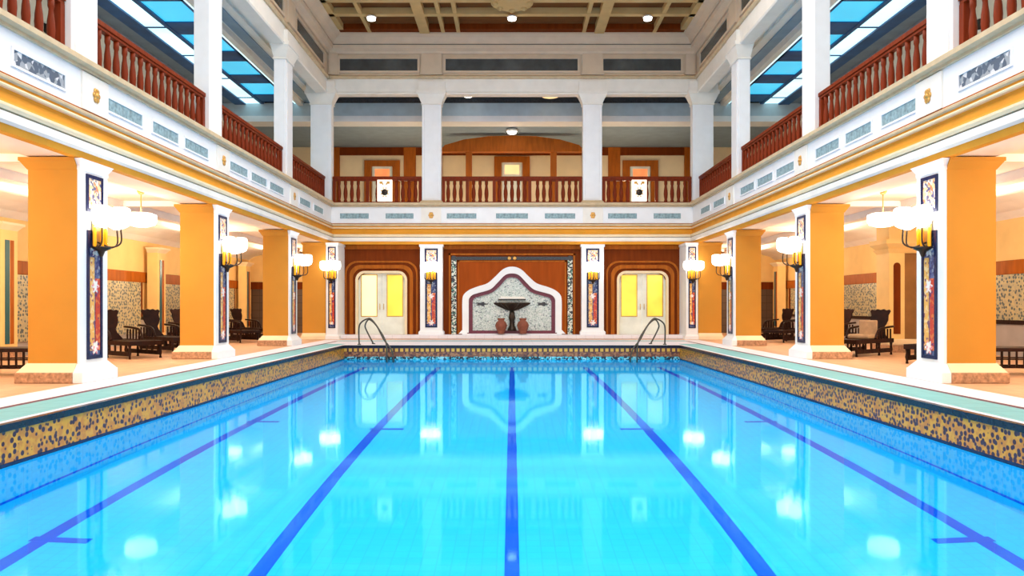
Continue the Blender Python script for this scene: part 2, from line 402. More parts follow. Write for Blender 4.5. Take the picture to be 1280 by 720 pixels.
# ------------------------------------------------------------------ pillars
def mosaic_face(parent, W, zu, zl, yface, nar=1.0):
    """navy framed mosaic panels on the pool side of a pillar (local: face towards -y)"""
    hw = .21*nar
    def frame(name, z0, z1, h):
        m = MB(); t = .045*nar+.005; y0, y1 = yface-.022, yface+.002
        m.box(-h, -h+t, y0, y1, z0, z1); m.box(h-t, h, y0, y1, z0, z1)
        m.box(-h+t, h-t, y0, y1, z0, z0+t); m.box(-h+t, h-t, y0, y1, z1-t, z1)
        return m.build(name, M['navy'], parent)
    f = frame('upper_mosaic_frame', zu[0], zu[1], hw)
    MB().box(-hw+.04*nar, hw-.04*nar, yface-.012, yface+.002, zu[0]+.04, zu[1]-.04).build('mosaic_field', M['mosup'], f)
    h2 = .19*nar
    f = frame('lower_mosaic_frame', zl[0], zl[1], h2)
    m = MB(); m.box(-h2+.04*nar, h2-.04*nar, yface-.008, yface+.002, zl[0]+.04, zl[1]-.04); m.build('blue_mosaic_field', M['mosblue'], f)
    MB().box(-h2+.06*nar, -.01*nar, yface-.014, yface+.002, zl[0]+.12, zl[1]-.38).build('amber_mosaic_strip', M['mosgold'], f)
    MB().box(.02*nar, h2-.06*nar, yface-.014, yface+.002, zl[0]+.12, zl[0]+1.15).build('red_mosaic_strip', M['mosred'], f)
    for zz in (zl[0]+.16, zl[0]+1.04, zl[1]-.26):
        pl = []
        for k in range(24):
            a = k*PI/12; r_ = .075*nar*(1+.35*math.cos(6*a)); pl.append((r_*math.cos(a), zz+r_*1.1*math.sin(a)))
        MB().prism(pl, yface-.022, yface-.010).build('mosaic_flower', M['flower'], f)
def side_pillar(label):
    t = empty('pillar', (0, 0, 0), 0, label, 'pillar', 'yellow pillars along the pool')
    o = MB().box(-.35, .35, .035, .72, .26, PH-.16).build('shaft', M['yellow'], t)
    o = MB().box(-.352, .352, 0, .035, .24, PH-.16).build('white_facing', M['white'], t); o['label'] = 'white facing slab'
    m = MB(); m.frustum(-.45, .45, .04, .82, .15, -.36, .36, .04, .73, .27); m.build('base_moulding', M['cream'], t)
    MB().box(-.47, .47, .04, .84, 0, .15).build('plinth', M['marble'], t, bevel=.015)
    m = MB(); m.box(-.46, .46, -.10, .04, 0, .15); m.frustum(-.45, .45, -.09, .04, .15, -.36, .36, -.003, .04, .26)
    m.build('white_plinth', M['white'], t, bevel=.008)
    m = MB(); m.frustum(-.355, .355, .036, .73, PH-.16, -.42, .42, .036, .80, PH-.05); m.box(-.43, .43, .036, .81, PH-.05, PH)
    m.build('capital', M['yellow'], t)
    m = MB(); m.box(-.36, .36, -.01, .036, PH-.16, PH-.03); m.frustum(-.36, .36, -.012, .036, PH-.1, -.42, .42, -.06, .036, PH-.01)
    m.build('white_capital', M['white'], t)
    mosaic_face(t, .7, (2.40, 2.93), (.31, 2.14), 0)
    return t
ordn = ['nearest', 'second', 'third']
proto = None
YS = [(5.5, None)] + list(zip(PIER_Y, ordn))
for s in (-1, 1):
    for y, nm in YS:
        if nm is None: lab = 'yellow square pillar beside the camera on the %s side of the pool' % SIDE[s]
        else: lab = {'nearest': 'yellow square pillar with mosaic face, nearest to the camera on the %s',
                     'second': 'yellow pillar with mosaic face, middle one of three on the %s side of the pool',
                     'third': 'yellow pillar with mosaic face, third and smallest free standing one on the %s'}[nm] % SIDE[s]
        if proto is None: proto = side_pillar(lab); o = proto
        else: o = copy_tree(proto)
        place(o, (s*XW, y+.35, 0), -s*PI/2, lab)
# end wall piers (white, mosaic)
def wall_pier(label, hw, d, nar, z0=.12):
    t = empty('wall_pilaster', (0, 0, 0), 0, label, 'pilaster', 'white mosaic pilasters on the end wall')
    MB().box(-hw, hw, 0, d, z0+.14, PH).build('shaft', M['white'], t)
    m = MB(); m.box(-hw-.05, hw+.05, -.05, d, z0, z0+.10); m.frustum(-hw-.04, hw+.04, -.04, d, z0+.10, -hw, hw, 0, d, z0+.15)
    m.build('base_moulding', M['white'], t)
    m = MB(); m.box(-hw-.03, hw+.03, -.03, d, PH-.08, PH-.002); m.build('capital', M['white'], t)
    mosaic_face(t, 2*hw, (2.45, 2.98), (.36, 2.18), 0, nar)
    return t
for s in (-1, 1):
    o = wall_pier('white mosaic pilaster between the %s yellow door and the fountain' % SIDE[s], .37, .29, 1.05)
    place(o, (s*2.68, 24.70, 0), 0)
    o = wall_pier('narrow white mosaic pilaster in the far %s corner of the pool hall' % SIDE[s], .19, .98, .6, 0)
    place(o, (s*5.81, 24.0, 0), 0)
    t = empty('corner_pillar', (s*6.38, 24.3, 0), 0, 'yellow corner pillar where the %s colonnade meets the end wall' % SIDE[s], 'pillar')
    MB().box(-.37, .37, -.33, .7, .2, PH-.1).build('shaft', M['yellow'], t)
    m = MB(); m.box(-.37, .42, -.38, .7, 0, .1); m.frustum(-.37, .41, -.37, .7, .1, -.37, .38, -.33, .7, .2)
    m.build('base_moulding', M['cream'], t)
    m = MB(); m.frustum(-.37, .37, -.33, .7, PH-.1, -.37, .42, -.38, .7, PH-.002); m.build('capital', M['yellow'], t)
    if s < 0:
        for ch in KIDS(t):
            ch.scale = (-1, 1, 1)

# ------------------------------------------------------------------ sconces
def sconce():
    t = empty('wall_sconce', (0, 0, 0), 0, 'x', 'wall lamp', 'brass wall sconces with opal bowls')
    MB().box(-.10, .10, -.03, 0, -.42, .05).build('backplate', M['brass'], t, bevel=.01)
    for (x, y) in ((0, -.36), (-.2, -.2), (.2, -.2)):
        m = MB(); m.tube(bez([(x*.3, -.03, -.35), (x*.7, y*.6, -.42), (x*1.02, y, -.36), (x, y, -.16)], 6), .012, 6)
        m.build('arm', M['bronze'], t)
        m = MB(); m.lathe([(.045, -.15), (.11, -.11), (.135, -.03), (.135, .06), (.12, .13), (.08, .15)], (x, y, 0), 18)
        m.build('opal_bowl', M['opal'], t)
    for (x, y) in ((-.13, -.06), (-.045, -.12), (.045, -.12), (.13, -.06)):
        m = MB(); m.lathe([(.018, -.42), (.024, -.40), (.024, -.17), (.016, -.15)], (x, y, 0), 8); m.build('amber_tube', M['amber'], t)
    m = MB(); m.lathe([(.02, -.56), (.05, -.48), (.13, -.44), (.13, -.415), (.03, -.41)], (0, -.08, 0), 12); m.build('finial', M['bronze'], t)
    return t
sp = sconce(); first = True
def put_sconce(x, y, rz, label, z=2.33):
    global first
    o = sp if first else copy_tree(sp); first = False
    place(o, (x, y, z), rz, label)
for s in (-1, 1):
    for y, nm in zip(PIER_Y, ('nearest', 'middle', 'third')):
        put_sconce(s*(XW-.024), y+.35, -s*PI/2, 'opal bowl wall sconce on the %s yellow pillar of the %s colonnade' % (nm, SIDE[s]))
    put_sconce(s*2.68, 24.676, 0, 'opal bowl wall sconce on the pilaster just %s of the fountain' % SIDE[s], 2.36)
    put_sconce(s*5.81, 23.976, 0, 'opal bowl wall sconce on the far %s corner pilaster' % SIDE[s], 2.36)

# ------------------------------------------------------------------ gallery front: U shaped bands
def uband(name, mat, prof, y0=YNEAR):
    """closed profile (offset towards the pool, z) swept along left side, end and right side with mitred corners"""
    m = MB(); n = len(prof)
    stations = []
    for key in range(4):
        ring = []
        for o, z in prof:
            X, Y = XW-o, YE-o
            p = [(-X, y0, z), (-X, Y, z), (X, Y, z), (X, y0, z)][key]
            ring.append(m.bm.verts.new(p))
        stations.append(ring)
    for k in range(3):
        for i in range(n): m.bm.faces.new((stations[k][i], stations[k][(i+1) % n], stations[k+1][(i+1) % n], stations[k+1][i]))
    m.bm.faces.new(stations[0]); m.bm.faces.new(list(reversed(stations[3])))
    return struct(m.build(name, mat))
uband('trim_2', M['tan'], [(-.5, 4.36), (.05, 4.36), (.05, 4.40), (.13, 4.42), (.13, 4.49), (.08, 4.50), (-.5, 4.50)])
fas = uband('trim_3', M['white'], [(-.3, 3.80), (0, 3.80), (0, 4.36), (-.3, 4.36)])
uband('trim_4', M['tan'], [(-.3, 3.72), (.05, 3.72), (.07, 3.74), (.07, 3.77), (.02, 3.80), (-.3, 3.80)])
uband('trim_5', M['orange'], [(-.3, 3.45), (.06, 3.45), (.02, 3.50), (.0, 3.60), (.03, 3.70), (.04, 3.72), (-.3, 3.72)])
uband('trim_28', M['cream'], [(-.1, 3.63), (.06, 3.64), (.07, 3.66), (.06, 3.68), (-.1, 3.69)])
uband('trim_29', M['wallwood2'], [(-.1, 3.795), (.012, 3.795), (.012, 3.82), (-.1, 3.82)])
uband('trim_6', M['cream'], [(-.3, 3.36), (.10, 3.36), (.12, 3.40), (.12, 3.43), (.08, 3.45), (-.3, 3.45)])
uband('trim_7', M['dark'], [(-.3, 3.34), (.05, 3.34), (.05, 3.36), (-.3, 3.36)])
uband('trim_8', M['warmwhite'], [(-.3, 3.21), (.05, 3.21), (.09, 3.24), (.09, 3.34), (-.3, 3.34)])
uband('trim_9', M['orange'], [(-.10, PH), (.02, PH), (.04, 3.21), (-.10, 3.21)])
uband('trim_27', M['peach'], [(-.72, PH+.02), (-.10, PH+.02), (-.10, 3.21), (-.72, 3.21)])
# inset relief panels and rosettes (children of the fascia)
def rim(m, x0, x1, z0, z1, t, y0, y1):
    m.box(x0-t, x0, y0, y1, z0-t, z1+t); m.box(x1, x1+t, y0, y1, z0-t, z1+t)
    m.box(x0, x1, y0, y1, z0-t, z0); m.box(x0, x1, y0, y1, z1, z1+t)
def inset(cx, cy, rz, L, mat):
    e = MB(); e.box(-L/2, L/2, -.006, .01, 3.97, 4.15)
    o = e.build('inset_panel', mat, fas, (cx, cy, 0), rz)
    r = MB(); rim(r, -L/2, L/2, 3.97, 4.15, .03, -.02, .005); q = r.build('panel_rim', M['white'], o)
def rosette(cx, cy, rz):
    b = MB(); b.box(-.33, .33, -.03, .0, 3.82, 4.34); bl = b.build('pedestal_block', M['warmwhite'], fas, (cx, cy, 0), rz)
    m = MB()
    for k in range(6):
        a = k*PI/3; m.lathe([(.03, -.05), (.045, -.035), (.03, -.028)], (math.cos(a)*.05, 0, 4.08+math.sin(a)*.07), 8, 'y')
    m.lathe([(.02, -.07), (.04, -.05), (.04, -.03)], (0, 0, 4.08), 8, 'y')
    m.build('gilt_rosette', M['gilt'], bl)
for s in (-1, 1):
    rz = -s*PI/2
    for y in (5.85,)+tuple(p+.35 for p in PIER_Y): rosette(s*XW, y, rz)
    for c in (9.45, 8.1, 6.9): inset(s*XW, c, rz, 1.03, M['insetdark'])
    for a, b in ((10.98, 12.05), (12.4, 13.35), (13.62, 14.66), (15.8, 16.85), (17.1, 18.15), (18.4, 19.5), (21.0, 22.1), (22.5, 23.6)):
        inset(s*XW, (a+b)/2, rz, b-a, M['inset'])
for px in (539, 741): rosette((px-640)*YE/930, YE, 0)
for a, b in ((425, 461), (482, 517), (558.5, 595.5), (620, 660), (681, 719), (760, 796), (817, 851)):
    x0, x1 = (a-640)*YE/930, (b-640)*YE/930
    inset((x0+x1)/2, YE, 0, x1-x0, M['inset'])

# gallery floors / aisle ceilings
for s in (-1, 1):
    m = MB(); m.box(s*(XW+.3), s*10.8, YNEAR, 31.5, 3.23, 4.42)
    struct(m.build('ceiling_aisle_%s' % SIDE[s], M['peach']))
    m = MB(); m.box(s*8.0, s*8.25, YNEAR, 30, 3.08, 3.23); m.box(s*8.95, s*9.1, YNEAR, 30, 3.12, 3.23)
    for y in [8.0]+[p+.35 for p in PIER_Y]+[24.3, 28]: m.box(s*6.8, s*8.0, y-.1, y+.1, 3.12, 3.23)
    struct(m.build('trim_10' if s < 0 else 'trim_11', M['warmwhite']))
    m = MB(); m.prism([(s*10.6, 2.92), (s*10.6, 3.23), (s*9.5, 3.23), (s*10.0, 3.17), (s*10.4, 3.05)], YNEAR, 30)
    struct(m.build('trim_12' if s < 0 else 'trim_13', M['warmwhite']))
    # outer walls
    wl = struct(MB().box(s*10.6, s*10.8, YNEAR, 30.2, 0, 3.23).build('wall_%s' % SIDE[s], M['paleyellow']))
    MB().box(s*10.54, s*10.6, YNEAR, 30, 1.74, 2.04).build('wood_cornice', M['wallwood2'], wl, bevel=.02)
    MB().box(s*10.56, s*10.6, YNEAR, 30, 0, .7).build('dado', M['greydado'], wl)
    MB().box(s*10.53, s*10.6, YNEAR, 30, .68, .77).build('dado_rail', M['darkwood'], wl)
    panels = [(4, 14.6), (15.5, 21.1), (22.2, 28.2)] if s < 0 else [(4, 11.5), (12.0, 18.6), (20.4, 28.2)]
    for a, b in panels:
        zb_ = .30 if s < 0 else .77; o = MB().box(s*(10.555 if s > 0 else 10.525), s*10.6, a, b, zb_, 1.74).build('tile_panel', M['oriental'], wl)
        m = MB(); m.box(s*10.535, s*10.6, a-.12, a, .77, 1.74); m.box(s*10.535, s*10.6, b, b+.12, .77, 1.74)
        m.build('tile_panel_frame', M['wallwood'], wl)
    # aisle end walls
    aw = struct(MB().box(s*5.5, s*10.8, 30, 30.2, 0, 3.23).build('wall_aisle_end_%s' % SIDE[s], M['paleyellow']))
    MB().box(s*6.9, s*10.5, 29.95, 30, 0, 1.75).build('brown_tile_dado', M['greybrown'], aw)
    MB().box(s*6.9, s*10.5, 29.9, 30, 1.75, 2.04).build('wood_cornice', M['wallwood'], aw)
    struct(MB().box(s*6.9, s*7.0, 25.0, 30, 0, 3.23).build('wall_aisle_inner_%s' % SIDE[s], M['wallwood']))

# wall pilasters of the aisles
def aisle_pilaster(x, y, rz, label, w=.5, top=2.75, striped=True):
    t = empty('aisle_pilaster', (x, y, 0), rz, label, 'pilaster', 'striped pilasters in the side aisles')
    MB().box(-w/2, w/2, 0, .3, .18, top-.15).build('shaft', M['paleyellow'], t)
    MB().box(-w/2-.06, w/2+.06, -.06, .3, 0, .18).build('plinth', M['marble'], t, bevel=.01)
    m = MB(); m.frustum(-w/2, w/2, 0, .3, top-.15, -w/2-.08, w/2+.08, -.08, .3, top-.05); m.box(-w/2-.1, w/2+.1, -.1, .3, top-.05, top)
    m.build('capital', M['cream'], t)
    if striped:
        MB().box(-.13, 0, -.012, 0, .3, top-.35).build('teal_stripe', plainc('teal'), t)
        MB().box(.03, .13, -.012, 0, .3, top-.35).build('orange_stripe', M['wallwood2'], t)
    return t
M['teal'] = plain('dark_teal_tile_stripe', (.03, .12, .14), .3)
def plainc(k): return M[k]
for s in (-1, 1):
    for y, nm in (((15.05, 'nearest one'), (21.6, 'middle one'), (28.7, 'furthest one')) if s < 0 else ((28.7, 'far end'),)):
        aisle_pilaster(s*10.17, y, -s*PI/2 + s*.0, 'striped yellow pilaster on the %s outer wall, %s' % (SIDE[s], nm))
# free standing pier in right aisle
t = empty('aisle_pier', (8.95, 17.6, 0), 0, 'pale yellow pier with a tall brown arched inset standing in the right aisle', 'pillar')
MB().box(-.18, .18, -.3, .3, .3, 2.3).build('shaft', M['paleyellow'], t)
MB().box(.18, .5, -.24, .3, .3, 2.3).build('shaded_side_slab', M['shadedside'], t)  # side face in shadow, the shade painted as brown
MB().box(-.25, .57, -.37, .37, .16, .3).build('base_moulding', M['cream'], t, bevel=.02)
MB().box(-.28, .6, -.4, .4, 0, .16).build('plinth', M['marble'], t, bevel=.01)
m = MB(); m.frustum(-.18, .5, -.3, .3, 2.3, -.25, .57, -.37, .37, 2.4); m.frustum(-.2, .52, -.32, .32, 2.4, -.3, .62, -.42, .42, 2.52); m.box(-.3, .62, -.42, .42, 2.52, 2.62); m.box(-.18, .5, -.3, .3, 2.62, 3.11)
m.build('capital', M['paleyellow'], t)
arc = [(-.06, .42)] + [(.0-.08*math.cos(a), 2.05+.08*math.sin(a)) for a in [k*PI/8 for k in range(9)]] + [(.06, .42)]
arc = [(-.08, .42)] + [(-.08*math.cos(a)+.0, 2.0+.08*math.sin(a)) for a in [k*PI/8 for k in range(9)]] + [(.08, .42)]
MB().prism(arc, -.312, -.3).build('arched_inset', M['wallwood'], t)

# ------------------------------------------------------------------ end wall with doors and fountain
WY = 25.0
ew = MB()
D0, D1, DT, DC = 3.58, 5.19, 2.19, .28
ew.box(-D0, D0, WY, WY+.2, 0, 3.2)
for s in (-1, 1):
    ew.box(s*D1, s*6.9, WY, WY+.2, 0, 3.2)
    ew.prism([(s*D0, 3.2), (s*D1, 3.2), (s*D1, DT-DC), (s*(D1-.08), DT-.1), (s*(D1-DC), DT), (s*(D0+DC), DT), (s*(D0+.08), DT-.1), (s*D0, DT-DC)], WY, WY+.2)
ew = struct(ew.build('wall_end', M['wallwood']))
MB().box(-1.77, 1.77, WY-.02, WY, .12, 2.55).build('fountain_panel', M['panelwood'], ew)
m = MB(); m.box(-6.9, 6.9, WY-.05, WY, 2.98, PH-.002); m.build('top_moulding', M['wallwood2'], ew)
def archline(cx, hw, zt, ch, z0=.12):
    pts = [(cx-hw, z0), (cx-hw, zt-ch)]
    for k in range(1, 6):
        a = PI-k*PI/12; pts.append((cx-hw+ch+ch*math.cos(a), zt-ch+ch*math.sin(a)))
    pts.append((cx-hw+ch, zt)); pts.append((cx+hw-ch, zt))
    for k in range(1, 6):
        a = PI/2-k*PI/12; pts.append((cx+hw-ch+ch*math.cos(a), zt-ch+ch*math.sin(a)))
    pts += [(cx+hw, zt-ch), (cx+hw, z0)]
    return pts
for i, s in enumerate((-1, 1)):
    cx = s*(D0+D1)/2; hw = (D1-D0)/2
    d = struct(empty('door_%d' % (i+1), (0, 0, 0)))
    MB().ring(archline(cx, hw+.42, DT+.40, .42), archline(cx, hw+.36, DT+.34, .38), WY-.03, WY).build('outer_moulding', M['wallwood2'], d)
    MB().ring(archline(cx, hw+.26, DT+.26, .36), archline(cx, hw+.14, DT+.14, .32), WY-.045, WY).build('middle_moulding', M['wallwood2'], d)
    MB().ring(archline(cx, hw+.06, DT+.06, .30), archline(cx, hw-.015, DT-.015, .26), WY-.06, WY+.1).build('door_frame', M['cream'], d)
    for k, (a, b) in enumerate(((-hw, -.005), (.005, hw))):
        leaf = MB(); x0, x1 = cx+a, cx+b
        pa, pb = (x0+.09, x1-.15) if k == 0 else (x0+.15, x1-.09)
        y0, y1 = WY+.11, WY+.16
        leaf.box(x0, pa, y0, y1, .12, DT); leaf.box(pb, x1, y0, y1, .12, DT)
        leaf.box(pa, pb, y0, y1, .12, .71); leaf.box(pa, pb, y0, y1, 2.14, DT)
        lf = leaf.build('door_leaf', M['doorpaint'], d)
        g = MB().box(pa, pb, y0+.02, y0+.035, .71, 2.14).build('pane', M['creampane'] if (k == 0 and s < 0) else M['yellowpane'], lf)
        m = MB(); rim(m, pa+.03, pb-.03, .74, 2.11, .03, y0-.012, y0+.0); m.build('glazing_bead', M['brass'], lf)
        xh = x1-.06 if k == 0 else x0+.06
        MB().tube([(xh, y0-.05, .95), (xh, y0-.05, 1.15)], .012).build('door_handle', M['brass'], lf)
# mosaic border strip round the niche
S = WY/930
mb = empty('mosaic_border', (0, WY, 0), 0, 'black and white mosaic border strip framing the brown fountain wall', 'border')
for s in (-1, 1): MB().box(s*2.03, s*1.87, -.03, 0, .12, 2.62).build('side_strip', M['check'], mb)
MB().box(-2.04, 2.04, -.035, 0, 2.62, 2.73).build('top_strip', M['darkslate'], mb)
for s in (-1, 1): MB().lathe([(.085, -.05), (.09, -.03), (.09, 0)], (s*1.95, 0, 2.675), 12, 'y').build('corner_boss', M['darkslate'], mb)
for x in (-.09, .09): MB().lathe([(.04, -.06), (.06, -.05), (.06, 0)], (x, 0, 2.675), 12, 'y').build('centre_boss', M['gilt'], mb)
m = MB()
for s in (-1, 1): m.box(s*2.12, s*2.06, -.04, 0, .12, 2.84); m.box(s*1.82, s*1.77, -.04, 0, .12, 2.6)
m.box(-2.12, 2.12, -.04, 0, 2.78, 2.84); m.box(-1.82, 1.82, -.04, 0, 2.55, 2.6)
m.build('wood_edge', M['wallwood2'], mb)
# arched niche + fountain
nf = empty('wall_fountain', (0, WY, .12), 0, 'white ogee arched wall fountain with bronze basin in the middle of the end wall', 'fountain')
def prof(pts):
    r = [((u-440)/5.54*S, CAM_H+(383-(320+w_/5.54))*S-.12) for u, w_ in pts]
    L = [(-x, z) for x, z in reversed(r)]
    return L[:-1]+r
def smooth2(pts, n=4):
    o = bez([(a, 0, b) for a, b in pts], n); return [(p.x, p.z) for p in o]
outr = prof([(440, 75), (500, 92), (560, 148), (610, 190), (680, 213), (735, 236), (772, 268), (782, 310), (782, 425), (782, 530)])
inn = prof([(440, 122), (488, 134), (540, 186), (590, 232), (670, 256), (712, 270), (735, 296), (738, 330), (738, 430), (738, 530)])
inn2 = prof([(440, 148), (478, 158), (525, 208), (580, 254), (660, 278), (696, 290), (710, 310), (712, 340), (712, 430), (712, 530)])
MB().ring(smooth2(outr), smooth2(inn), -.16, 0).build('arch_surround', M['white'], nf)
MB().ring(smooth2(inn), smooth2(inn2), -.10, 0).build('maroon_band', M['maroon'], nf)
fp = smooth2(inn2); MB().prism(fp, -.04, 0).build('tile_field', M['tilepanel'], nf)
MB().box(-1.5, 1.5, -.12, 0, .02, .13).build('maroon_sill', M['maroon'], nf)
for s in (-1, 1):
    pl = []
    for k in range(32):
        a = k*PI/16; r_ = .13*(1+.3*math.cos(5*a)); pl.append((s*1.02+r_*math.cos(a)*1.3, 1.02+r_*math.sin(a)*.45))
    MB().prism(pl, -.055, -.04).build('dark_relief_ornament', M['darkslate'], nf)
m = MB(); m.box(-1.66, 1.66, -.22, 0, 0, .03)
for s in (-1, 1): m.frustum(s*1.50, s*1.78, -.2, 0, .03, s*1.52, s*1.68, -.18, 0, .14)
m.build('sill', M['white'], nf)
m = MB(); m.box(-.44, .44, -.16, -.02, 1.19, 1.24); m.box(-.38, .38, -.12, -.02, 1.24, 1.27); m.build('spout_shelf', M['warmwhite'], nf)
MB().box(-.46, .46, -.17, -.02, 1.16, 1.19).build('shelf_underside', M['bronze'], nf)
m = MB()
pr = [(.06, .78), (.2, .82), (.42, .93), (.57, 1.01), (.60, 1.06), (.56, 1.07), (.5, 1.02), (.1, .96)]
n = 20; rings = []
for r, z in pr:
    rr = []
    for k in range(n+1):
        a = PI+PI*k/n; q = r*(1+.05*math.cos(k*PI)) if .2 < r < .62 else r
        rr.append(m.bm.verts.new((q*math.cos(a), -.04+.55*q*math.sin(a), z)))
    rings.append(rr)
for i in range(len(rings)-1):
    for k in range(n): m.bm.faces.new((rings[i][k], rings[i][k+1], rings[i+1][k+1], rings[i+1][k]))
m.bm.faces.new(rings[0]); m.bm.faces.new(rings[-1])
m.build('basin', M['bronze'], nf)
m = MB(); m.lathe([(.16, .13), (.14, .2), (.09, .3), (.08, .45), (.12, .56), (.10, .66), (.07, .78)], (0, -.12, 0), 14); m.build('pedestal', M['bronze'], nf)
for s in (-1, 1):
    m = MB(); m.lathe([(.12, .14), (.10, .17), (.16, .3), (.2, .42), (.16, .52), (.09, .58), (.13, .64), (.12, .66)], (0, 0, 0), 16)
    o = m.build('urn', M['terracotta'], None, (s*.36, WY-.36, 0.01), 0)
    tag(o, 'reddish brown urn on the ledge under the fountain basin, %s of the pedestal' % SIDE[s], 'urn', 'urns beside the fountain pedestal')
# ------------------------------------------------------------------ gallery: columns, rails, entablature
ZL = 4.50; ZB = 8.16
def gcol(w_, d_, label):
    """w_ along local x (the face towards the pool), d_ depth; face towards -y"""
    t = empty('gallery_column', (0, 0, 0), 0, label, 'column', 'white gallery columns')
    m = MB(); m.box(-w_/2, w_/2, 0, d_, ZL+.1, ZB-.32)
    m.box(-w_/2+.08, w_/2-.08, -.02, 0, ZL+.14, ZB-.42)
    m.build('shaft', M['white'], t, bevel=.012)
    m = MB(); m.box(-w_/2-.06, w_/2+.06, -.06, d_+.03, ZL, ZL+.06); m.frustum(-w_/2-.05, w_/2+.05, -.05, d_+.02, ZL+.06, -w_/2, w_/2, 0, d_, ZL+.11)
    m.build('base_moulding', M['tan'], t)
    m = MB(); m.box(-w_/2-.03, w_/2+.03, -.04, d_+.02, ZB-.36, ZB-.32)
    m.frustum(-w_/2-.01, w_/2+.01, -.02, d_, ZB-.32, -w_/2-.15, w_/2+.15, -.12, d_+.05, ZB-.02)
    m.box(-w_/2-.17, w_/2+.17, -.14, d_+.05, ZB-.02, ZB+.1); m.box(-w_/2-.13, w_/2+.13, -.10, d_, ZB+.1, ZB+.40)
    m.build('capital', M['warmwhite'], t)
    return t
side0 = None
for s in (-1, 1):
    for y, nm in ((5.9, 'beside the camera'), (10.75, 'nearest one in view'), (15.5, 'second in view'), (20.6, 'third in view')):
        lab = 'white gallery column on the %s balcony, %s' % (SIDE[s], nm)
        if side0 is None: side0 = gcol(.66, .32, lab); o = side0
        else: o = copy_tree(side0)
        place(o, (s*6.17, y, 0), -s*PI/2, lab)
    o = gcol(.70, .32, 'white column in the far %s corner of the gallery' % SIDE[s]); place(o, (s*6.38, 24.85, 0), 0)
    o = gcol(.64, .32, 'white column of the end gallery just %s of the middle bay' % SIDE[s]); place(o, (s*2.69, 24.87, 0), 0)
# balustrades
def balustrade(L, label, posts=(), turned=True):
    t = empty('balustrade', (0, 0, 0), 0, label, 'railing', 'mahogany gallery balustrades')
    H = .92
    m = MB(); m.box(0, L, -.07, .07, H-.10, H-.02); m.box(0, L, -.05, .05, H-.15, H-.10); m.box(0, L, -.04, .04, H-.02, H); m.build('top_rail', M['wood'], t, bevel=.01)
    MB().box(0, L, -.05, .05, 0, .07).build('bottom_rail', M['wood'], t)
    for x in (.05, L-.05)+tuple(posts):
        MB().box(x-.05, x+.05, -.05, .05, .07, H-.15).build('post', M['wood'], t)
    n = int(L/(.215 if turned else .27)); k_ = 1 if turned else .8
    pr = [(.060, .07), (.060, .12), (.045, .14), (.060, .22), (.070, .34), (.062, .46), (.045, .56), (.040, .62), (.055, .66), (.055, H-.15)]
    pr = [(r_*k_, z_) for r_, z_ in pr]
    b0 = None
    for k in range(n):
        x = .1+(L-.2)*(k+.5)/n
        if any(abs(x-p) < .17 for p in posts): continue
        if b0 is None: b = MB().lathe(pr, (0, 0, 0), 8).build('baluster', M['wood'], t)
        else: b = b0.copy(); C.objects.link(b); b.parent = t
        b0 = b; b.location = (x, 0, 0)
    return t
for s in (-1, 1):
    for (a, b), nm in zip(((6.25, 10.40), (11.10, 15.15), (15.85, 20.25), (20.95, 24.85)),
                          ('nearest the camera', 'between the first and second columns', 'between the second and third columns', 'furthest bay before the corner')):
        o = balustrade(b-a, 'mahogany balustrade of the %s balcony, %s' % (SIDE[s], nm), turned=False)
        place(o, (s*6.30, a if s < 0 else b, ZL), PI/2 if s < 0 else -PI/2)
mid = balustrade(4.7, 'mahogany balustrade across the middle bay of the end gallery', posts=(.85, 1.75, 2.95, 3.85)); place(mid, (-2.35, 24.98, ZL), 0)
for s in (-1, 1):
    o = balustrade(2.98, 'mahogany balustrade of the %s bay of the end gallery' % SIDE[s], posts=(1.16, 1.82) if s > 0 else (1.16, 1.82))
    place(o, (-6.01 if s < 0 else 3.03, 24.98, ZL), 0)
    # pale ornamental panel in the railing, glow added for its water reflection
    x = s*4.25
    t = empty('railing_panel', (x, 24.86, ZL+.07), 0, 'white panel with added glow and dark rosette on the %s bay of the end railing' % SIDE[s], 'panel', 'white railing panels')
    MB().box(-.25, .25, -.03, .03, 0, .72).build('panel_board', M['glowpanel'], t, bevel=.01)
    m = MB(); m.lathe([(.0001, -.055), (.09, -.05), (.11, -.03)], (0, 0, .3), 16, 'y'); m.build('dark_rosette', M['bronze'], t)
    m = MB()
    for k in range(8):
        a = PI/8+k*PI/4; m.box(math.cos(a)*.12-.02, math.cos(a)*.12+.02, -.042, -.03, .3+math.sin(a)*.15-.02, .3+math.sin(a)*.15+.02)
    for k in (-1, 1):
        m.box(k*.12-.05, k*.12+.05, -.042, -.03, .58, .66); m.box(k*.06-.02, k*.06+.02, -.042, -.03, .54, .6)
    m.build('scroll_ornament', M['gilt'], t)
# entablature (U shaped)
def uband2(name, mat, prof, y0=YNEAR):
    m = MB(); n = len(prof); st = []
    for key in range(4):
        ring = []
        for o, z in prof:
            X, Y = 6.17-o, 24.88-o
            ring.append(m.bm.verts.new([(-X, y0, z), (-X, Y, z), (X, Y, z), (X, y0, z)][key]))
        st.append(ring)
    for k in range(3):
        for i in range(n): m.bm.faces.new((st[k][i], st[k][(i+1) % n], st[k+1][(i+1) % n], st[k+1][i]))
    m.bm.faces.new(st[0]); m.bm.faces.new(list(reversed(st[3])))
    return struct(m.build(name, mat))
uband2('trim_14', M['warmwhite'], [(-.35, ZB), (0, ZB), (.03, ZB+.04), (.0, ZB+.08), (0, ZB+.50), (-.35, ZB+.50)])
uband2('trim_15', M['tan'], [(-.35, 8.66), (.05, 8.66), (.08, 8.70), (.08, 8.74), (.02, 8.79), (-.35, 8.79)])
fr = uband2('trim_16', M['beige'], [(-.35, 8.79), (0, 8.79), (0, 9.49), (-.35, 9.49)])
